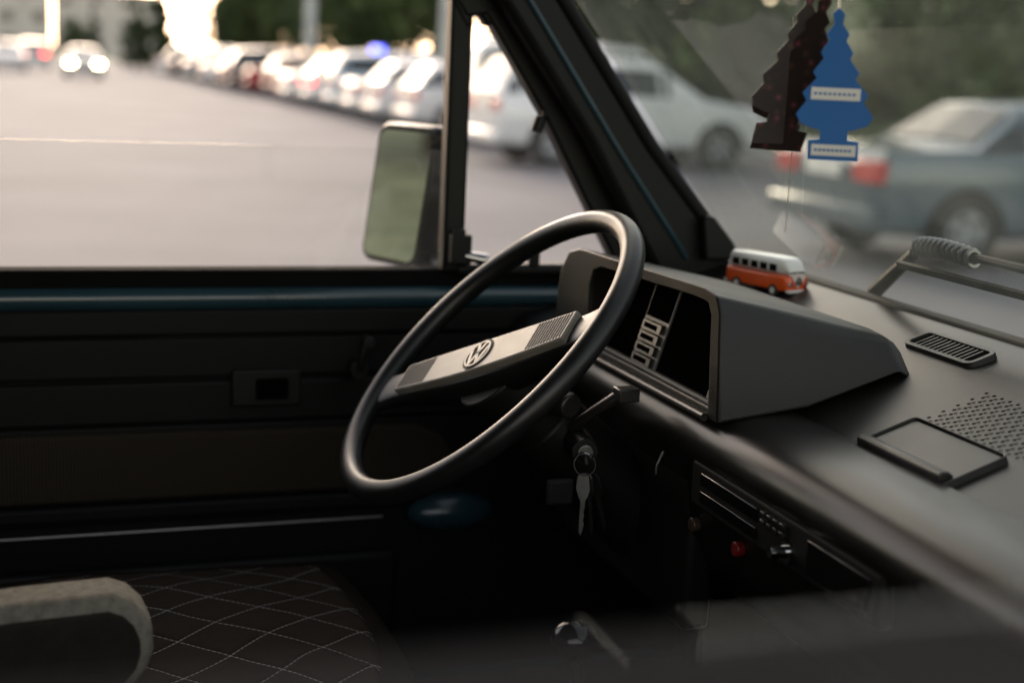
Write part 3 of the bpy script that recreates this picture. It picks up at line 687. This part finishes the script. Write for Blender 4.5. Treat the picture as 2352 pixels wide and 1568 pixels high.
bm_=pmat('pale_render',(.45,.42,.38),.8,nscale=.5)
for x,y,w,d,h in((-190,-4,10,14,7.5),(-230,12,12,16,9),(-210,-22,10,12,11)):
    t=thing('building','pale low building at the far end of the car park','building',(x,y,0),0,'distant buildings')
    b=MB(); b.box((-w/2,-d/2,0),(w/2,d/2,h)); b.box((-w/2-.3,-d/2-.3,h),(w/2+.3,d/2+.3,h+.4)); b.obj('wall',bm_,t)
    for r in range(int(h//3)):
        for k in range(4):
            b=MB(); yy=-d/2+1.5+k*(d-3)/3; b.box((w/2-.02,yy-.6,1+r*3),(w/2+.03,yy+.6,2.3+r*3)); b.obj('window',M['cglass'],t)

for x in(-45,-29):
    t=thing('street_lamp','tall pale concrete street lamp standing among parked cars','street lamp',(x,8.6,0),0,'street lamps in the car park')
    b=MB(); b.cyl((0,0,0),(0,0,8),.19,.15,n=20); b.cyl((0,0,0),(0,0,.5),.26,.24,n=20); b.tube([(0,0,7.9),(0,-.6,8.5),(0,-1.6,8.7)],.06); b.obj('pole',M['concrete'],t)
    b=MB(); b.box((-.15,-2.2,8.62),(.15,-1.5,8.78)); b.obj('lamp_head',M['greyp'],t,bevel=.03)

P={}
for nm,c in dict(white=(.66,.67,.67),silver=(.34,.38,.40),bluegrey=(.085,.115,.135),red=(.30,.02,.03),maroon=(.12,.015,.02),black=(.02,.02,.025),paleblue=(.40,.50,.57),teal=(.10,.35,.38)).items(): P[nm]=paint(c,'paint_'+nm)
ST={
'sedan':[(0,.70,.38,.80,.80,.78),(.10,.82,.28,.93,.96,.74),(.95,.85,.24,.93,.985,.74),(1.45,.85,.24,.92,1.34,.58),(2.3,.85,.24,.91,1.40,.60),(2.75,.85,.24,.90,1.36,.58),(3.45,.85,.24,.89,.95,.72),(4.25,.82,.26,.74,.80,.72),(4.45,.72,.36,.60,.62,.68)],
'hatch':[(0,.74,.38,.92,.98,.66),(.12,.84,.28,.95,1.05,.68),(.45,.86,.24,.95,1.42,.60),(1.3,.87,.24,.94,1.50,.62),(2.3,.87,.24,.93,1.46,.60),(3.1,.87,.24,.91,.97,.72),(3.8,.84,.26,.78,.84,.72),(4.02,.74,.36,.62,.64,.68)],
'suv':[(0,.80,.42,1.02,1.10,.70),(.10,.88,.32,1.05,1.25,.70),(.32,.90,.30,1.05,1.58,.64),(1.3,.91,.30,1.04,1.66,.66),(2.6,.91,.30,1.03,1.62,.64),(3.35,.91,.30,1.02,1.09,.76),(4.25,.88,.32,.90,.97,.74),(4.5,.78,.42,.72,.76,.70)],
'van':[(0,.86,.42,1.12,1.30,.80),(.08,.92,.32,1.15,1.75,.78),(.25,.94,.30,1.15,1.90,.76),(1.6,.95,.30,1.14,1.95,.78),(3.2,.95,.30,1.12,1.90,.76),(4.0,.95,.30,1.10,1.20,.80),(4.6,.92,.32,.95,1.0,.78),(4.8,.82,.42,.75,.78,.72)],
}
GL={'sedan':(2,6),'hatch':(1,5),'suv':(1,5),'van':(1,5)}
def car(kind,col,x,y,label,rot=0,lights=False,group='cars parked in a row',cat='car',s=1,brake=False,beacon=False):
    S=ST[kind]; t=thing('parked_car',label,cat,(x,y,.008),rot,group); t.scale=(s,s,s)
    def ring(st):
        y_,w,zb,zbelt,zr,wr=st
        return [(0,zb),(w*.86,zb),(w*.97,zb+.08),(w,zb+.28),(w*.985,zbelt-.08),(w*.955,zbelt),(wr+.03,zr-.07 if zr-zbelt>.15 else zr-.01),(wr*.85,zr-.01 if zr-zbelt>.15 else zr),(0,zr+.015)]
    rings=[]
    for st in S:
        h=ring(st); rings.append([V((a,st[0],z)) for a,z in h]+[V((-a,st[0],z)) for a,z in reversed(h[1:-1])])
    b=MB(); b.loft(rings); b.obj('body',P[col],t,angle=40,bevel=.02,seg=2)
    i0,i1=GL[kind]
    for sg in(0,1):
        b=MB()
        def sp(i,f):
            r=rings[i]; n=len(r); a=r[5] if sg==0 else r[n-5]; c=r[6] if sg==0 else r[n-6]
            return a.lerp(c,f)+V(((.008 if sg==0 else -.008),0,.002))
        for i in range(i0,i1):
            A_=sp(i,.10);B_=sp(i+1,.10);C_=sp(i+1,.90);D_=sp(i,.90)
            c=(A_+B_+C_+D_)/4; k=.94
            b.add([c+(p-c)*k for p in(A_,B_,C_,D_)],[(0,1,2,3)])
        b.obj('window',M['cglass'],t,smooth=False)
    for (i,j,nm) in((i0,i0+1,'rear_window'),(i1-1,i1,'windscreen')):
        b=MB(); r0=rings[i];r1=rings[j]
        off=V((0,-.010 if nm=='rear_window' else .010,.010))
        q=[r0[7].lerp(r1[7],.12),r0[8].lerp(r1[8],.12),r0[9].lerp(r1[9],.12),r0[9].lerp(r1[9],.88),r0[8].lerp(r1[8],.88),r0[7].lerp(r1[7],.88)]
        b.add([p+off for p in q],[(0,1,4,5),(1,2,3,4)]); b.obj(nm,M['cglass'],t,smooth=False)
    L=S[-1][0]; w=S[3][1]; R_w=.31 if kind in('sedan','hatch') else .35
    for yy in(L*.19,L*.80):
        for sg in(-1,1):
            x0=sg*(w-.17); x1=sg*(w+.012)
            b=MB(); b.cyl((x0,yy,R_w),(x1,yy,R_w),R_w,n=28); wh=b.obj('wheel',M['tyre'],t,bevel=.02)
            b=MB(); b.cyl((x1-sg*.03,yy,R_w),(x1+sg*.004,yy,R_w),R_w*.60,n=24)
            b.mi=1
            for k in range(5):
                a=2*math.pi*(k+.5)/5; cc=V((x1+sg*.006,yy+math.cos(a)*R_w*.40,R_w+math.sin(a)*R_w*.40)); b.cyl(cc-V((sg*.005,0,0)),cc,R_w*.12,n=8)
            b.obj('rim',[M['rimm'],M['ink']],wh)
            b=MB(); vs=[];fs=[]
            for k in range(17):
                a=math.pi*k/16
                for r_ in(R_w*1.02,R_w*1.2):
                    vs.append(V((sg*(w+.006),yy+math.cos(a)*r_,R_w+math.sin(a)*r_*.98)))
            for k in range(16): fs.append((2*k,2*k+1,2*k+3,2*k+2))
            b.add(vs,fs); b.obj('wheel_arch',M['rubber'],wh)
    zb=S[1][3]
    for sg in(-1,1):
        b=MB(); b.box((sg*.44 if sg>0 else -.80,-.015,zb-.24),(.80 if sg>0 else sg*.44,.10,zb-.06)); b.obj('tail_light',M['brake'] if brake else M['tail'],t,bevel=.02)
        b=MB(); b.box((sg*.45 if sg>0 else -.78,L-.09,zb-.34),(.78 if sg>0 else sg*.45,L+.01,zb-.20))
        b.obj('headlight',M['hl_on'] if lights else M['lens'],t,bevel=.02)
    if beacon:
        b=MB(); b.box((-.35,1.2,1.66),(.35,1.4,1.78)); b.obj('beacon_light',M['beacon'],t,bevel=.03)
    b=MB(); b.box((-.27,-.03,zb-.22),(.27,0,zb-.09)); b.obj('number_plate',M['plate'],t,bevel=.005)
    b=MB(); b.box((-.80,-.07,.33),(.80,.06,.50)); b.obj('bumper',P[col],t,bevel=.03)
    return t
M['hl_on']=pmat('headlamp_on',(.8,.8,.7),.2,emit=(1,.82,.50),estr=40)
car('sedan','bluegrey',-9.45,6.35,'grey-blue older saloon car seen from behind, red tail lights')
car('suv','white',-19.9,6.6,'white estate car parked in the row')
car('van','white',-24.2,7.5,'tall white people carrier parked in the row',cat='van')
seq=[('hatch','white'),('hatch','white'),('sedan','white'),('suv','paleblue'),('hatch','white'),('sedan','white'),('sedan','red'),('hatch','maroon'),('sedan','red'),('suv','black'),('sedan','maroon'),('hatch','silver'),('sedan','white'),('hatch','red'),('suv','bluegrey'),('sedan','silver'),('hatch','white'),('sedan','black'),('suv','silver'),('hatch','paleblue'),('sedan','white')]
for i,(k,c) in enumerate(seq):
    car(k,c,-27.6-2.95*i,7.4+rnd.uniform(-.2,.3),'%s %s parked in the row'%(c.replace('paleblue','pale blue').replace('bluegrey','grey-blue'),{'hatch':'hatchback','sedan':'saloon car','suv':'tall estate car'}[k]),brake=(i==4),beacon=(i==3))
car('sedan','teal',-5.9,10.4,'teal car parked nose out')
car('sedan','silver',-72,2.5,'silver car with headlights on driving down the lane',rot=rad(-90),lights=True,group='cars driving in the lane')
car('hatch','white',-80,-.9,'white car driving down the lane',rot=rad(-90),group='cars driving in the lane')
car('suv','silver',-88,.4,'silver car with brake lights on driving down the lane',rot=rad(90),group='cars driving in the lane',brake=True)

# ------------------------------------------------------------------ camera
cam=bpy.data.cameras.new('Camera'); co=bpy.data.objects.new('Camera',cam); COL.objects.link(co)
F=V((-math.cos(rad(11))*math.cos(rad(19)),math.cos(rad(11))*math.sin(rad(19)),-math.sin(rad(11))))
R0=V((math.sin(rad(19)),math.cos(rad(19)),0));U0=R0.cross(F); r=rad(2.6)
R=R0*math.cos(r)+U0*math.sin(r);U=U0*math.cos(r)-R0*math.sin(r)
mm=Matrix((R,U,-F)).transposed().to_4x4(); mm.translation=V((1.12,0,1.5)); co.matrix_world=mm
cam.lens=50; cam.sensor_width=36; cam.clip_start=.02; cam.clip_end=4000
cam.dof.use_dof=True; cam.dof.focus_distance=1.48; cam.dof.aperture_fstop=2.9; cam.dof.aperture_blades=0
sc.camera=co
# ------------------------------------------------------------------ light
w=bpy.data.worlds.new('World'); sc.world=w; w.use_nodes=True; nt=w.node_tree
bg=nt.nodes['Background']; sky=nt.nodes.new('ShaderNodeTexSky'); sky.sky_type='NISHITA'; sky.sun_disc=False
sky.sun_elevation=rad(20); sky.sun_rotation=rad(-88); sky.air_density=1.2; sky.dust_density=1.0; sky.ozone_density=1
hs=nt.nodes.new('ShaderNodeHueSaturation'); hs.inputs['Saturation'].default_value=.58
nt.links.new(sky.outputs[0],hs.inputs['Color'])
tn=nt.nodes.new('ShaderNodeMix'); tn.data_type='RGBA'; tn.blend_type='MULTIPLY'; tn.inputs['Factor'].default_value=1; tn.inputs['B'].default_value=(1.14,.97,.86,1)
nt.links.new(hs.outputs[0],tn.inputs['A'])
nt.links.new(tn.outputs['Result'],bg.inputs[0]); bg.inputs[1].default_value=.44
sd=bpy.data.lights.new('Sun','SUN'); sd.energy=1.0; sd.angle=rad(14); sd.color=(1,.86,.70)
so=bpy.data.objects.new('Sun',sd); COL.objects.link(so)
el=rad(20); az=V((-math.cos(el)*math.cos(rad(2)),math.cos(el)*math.sin(rad(2)),math.sin(el)))
so.rotation_euler=az.to_track_quat('Z','Y').to_euler()
sc.view_settings.view_transform='Standard'; sc.view_settings.look='None'; sc.view_settings.exposure=0
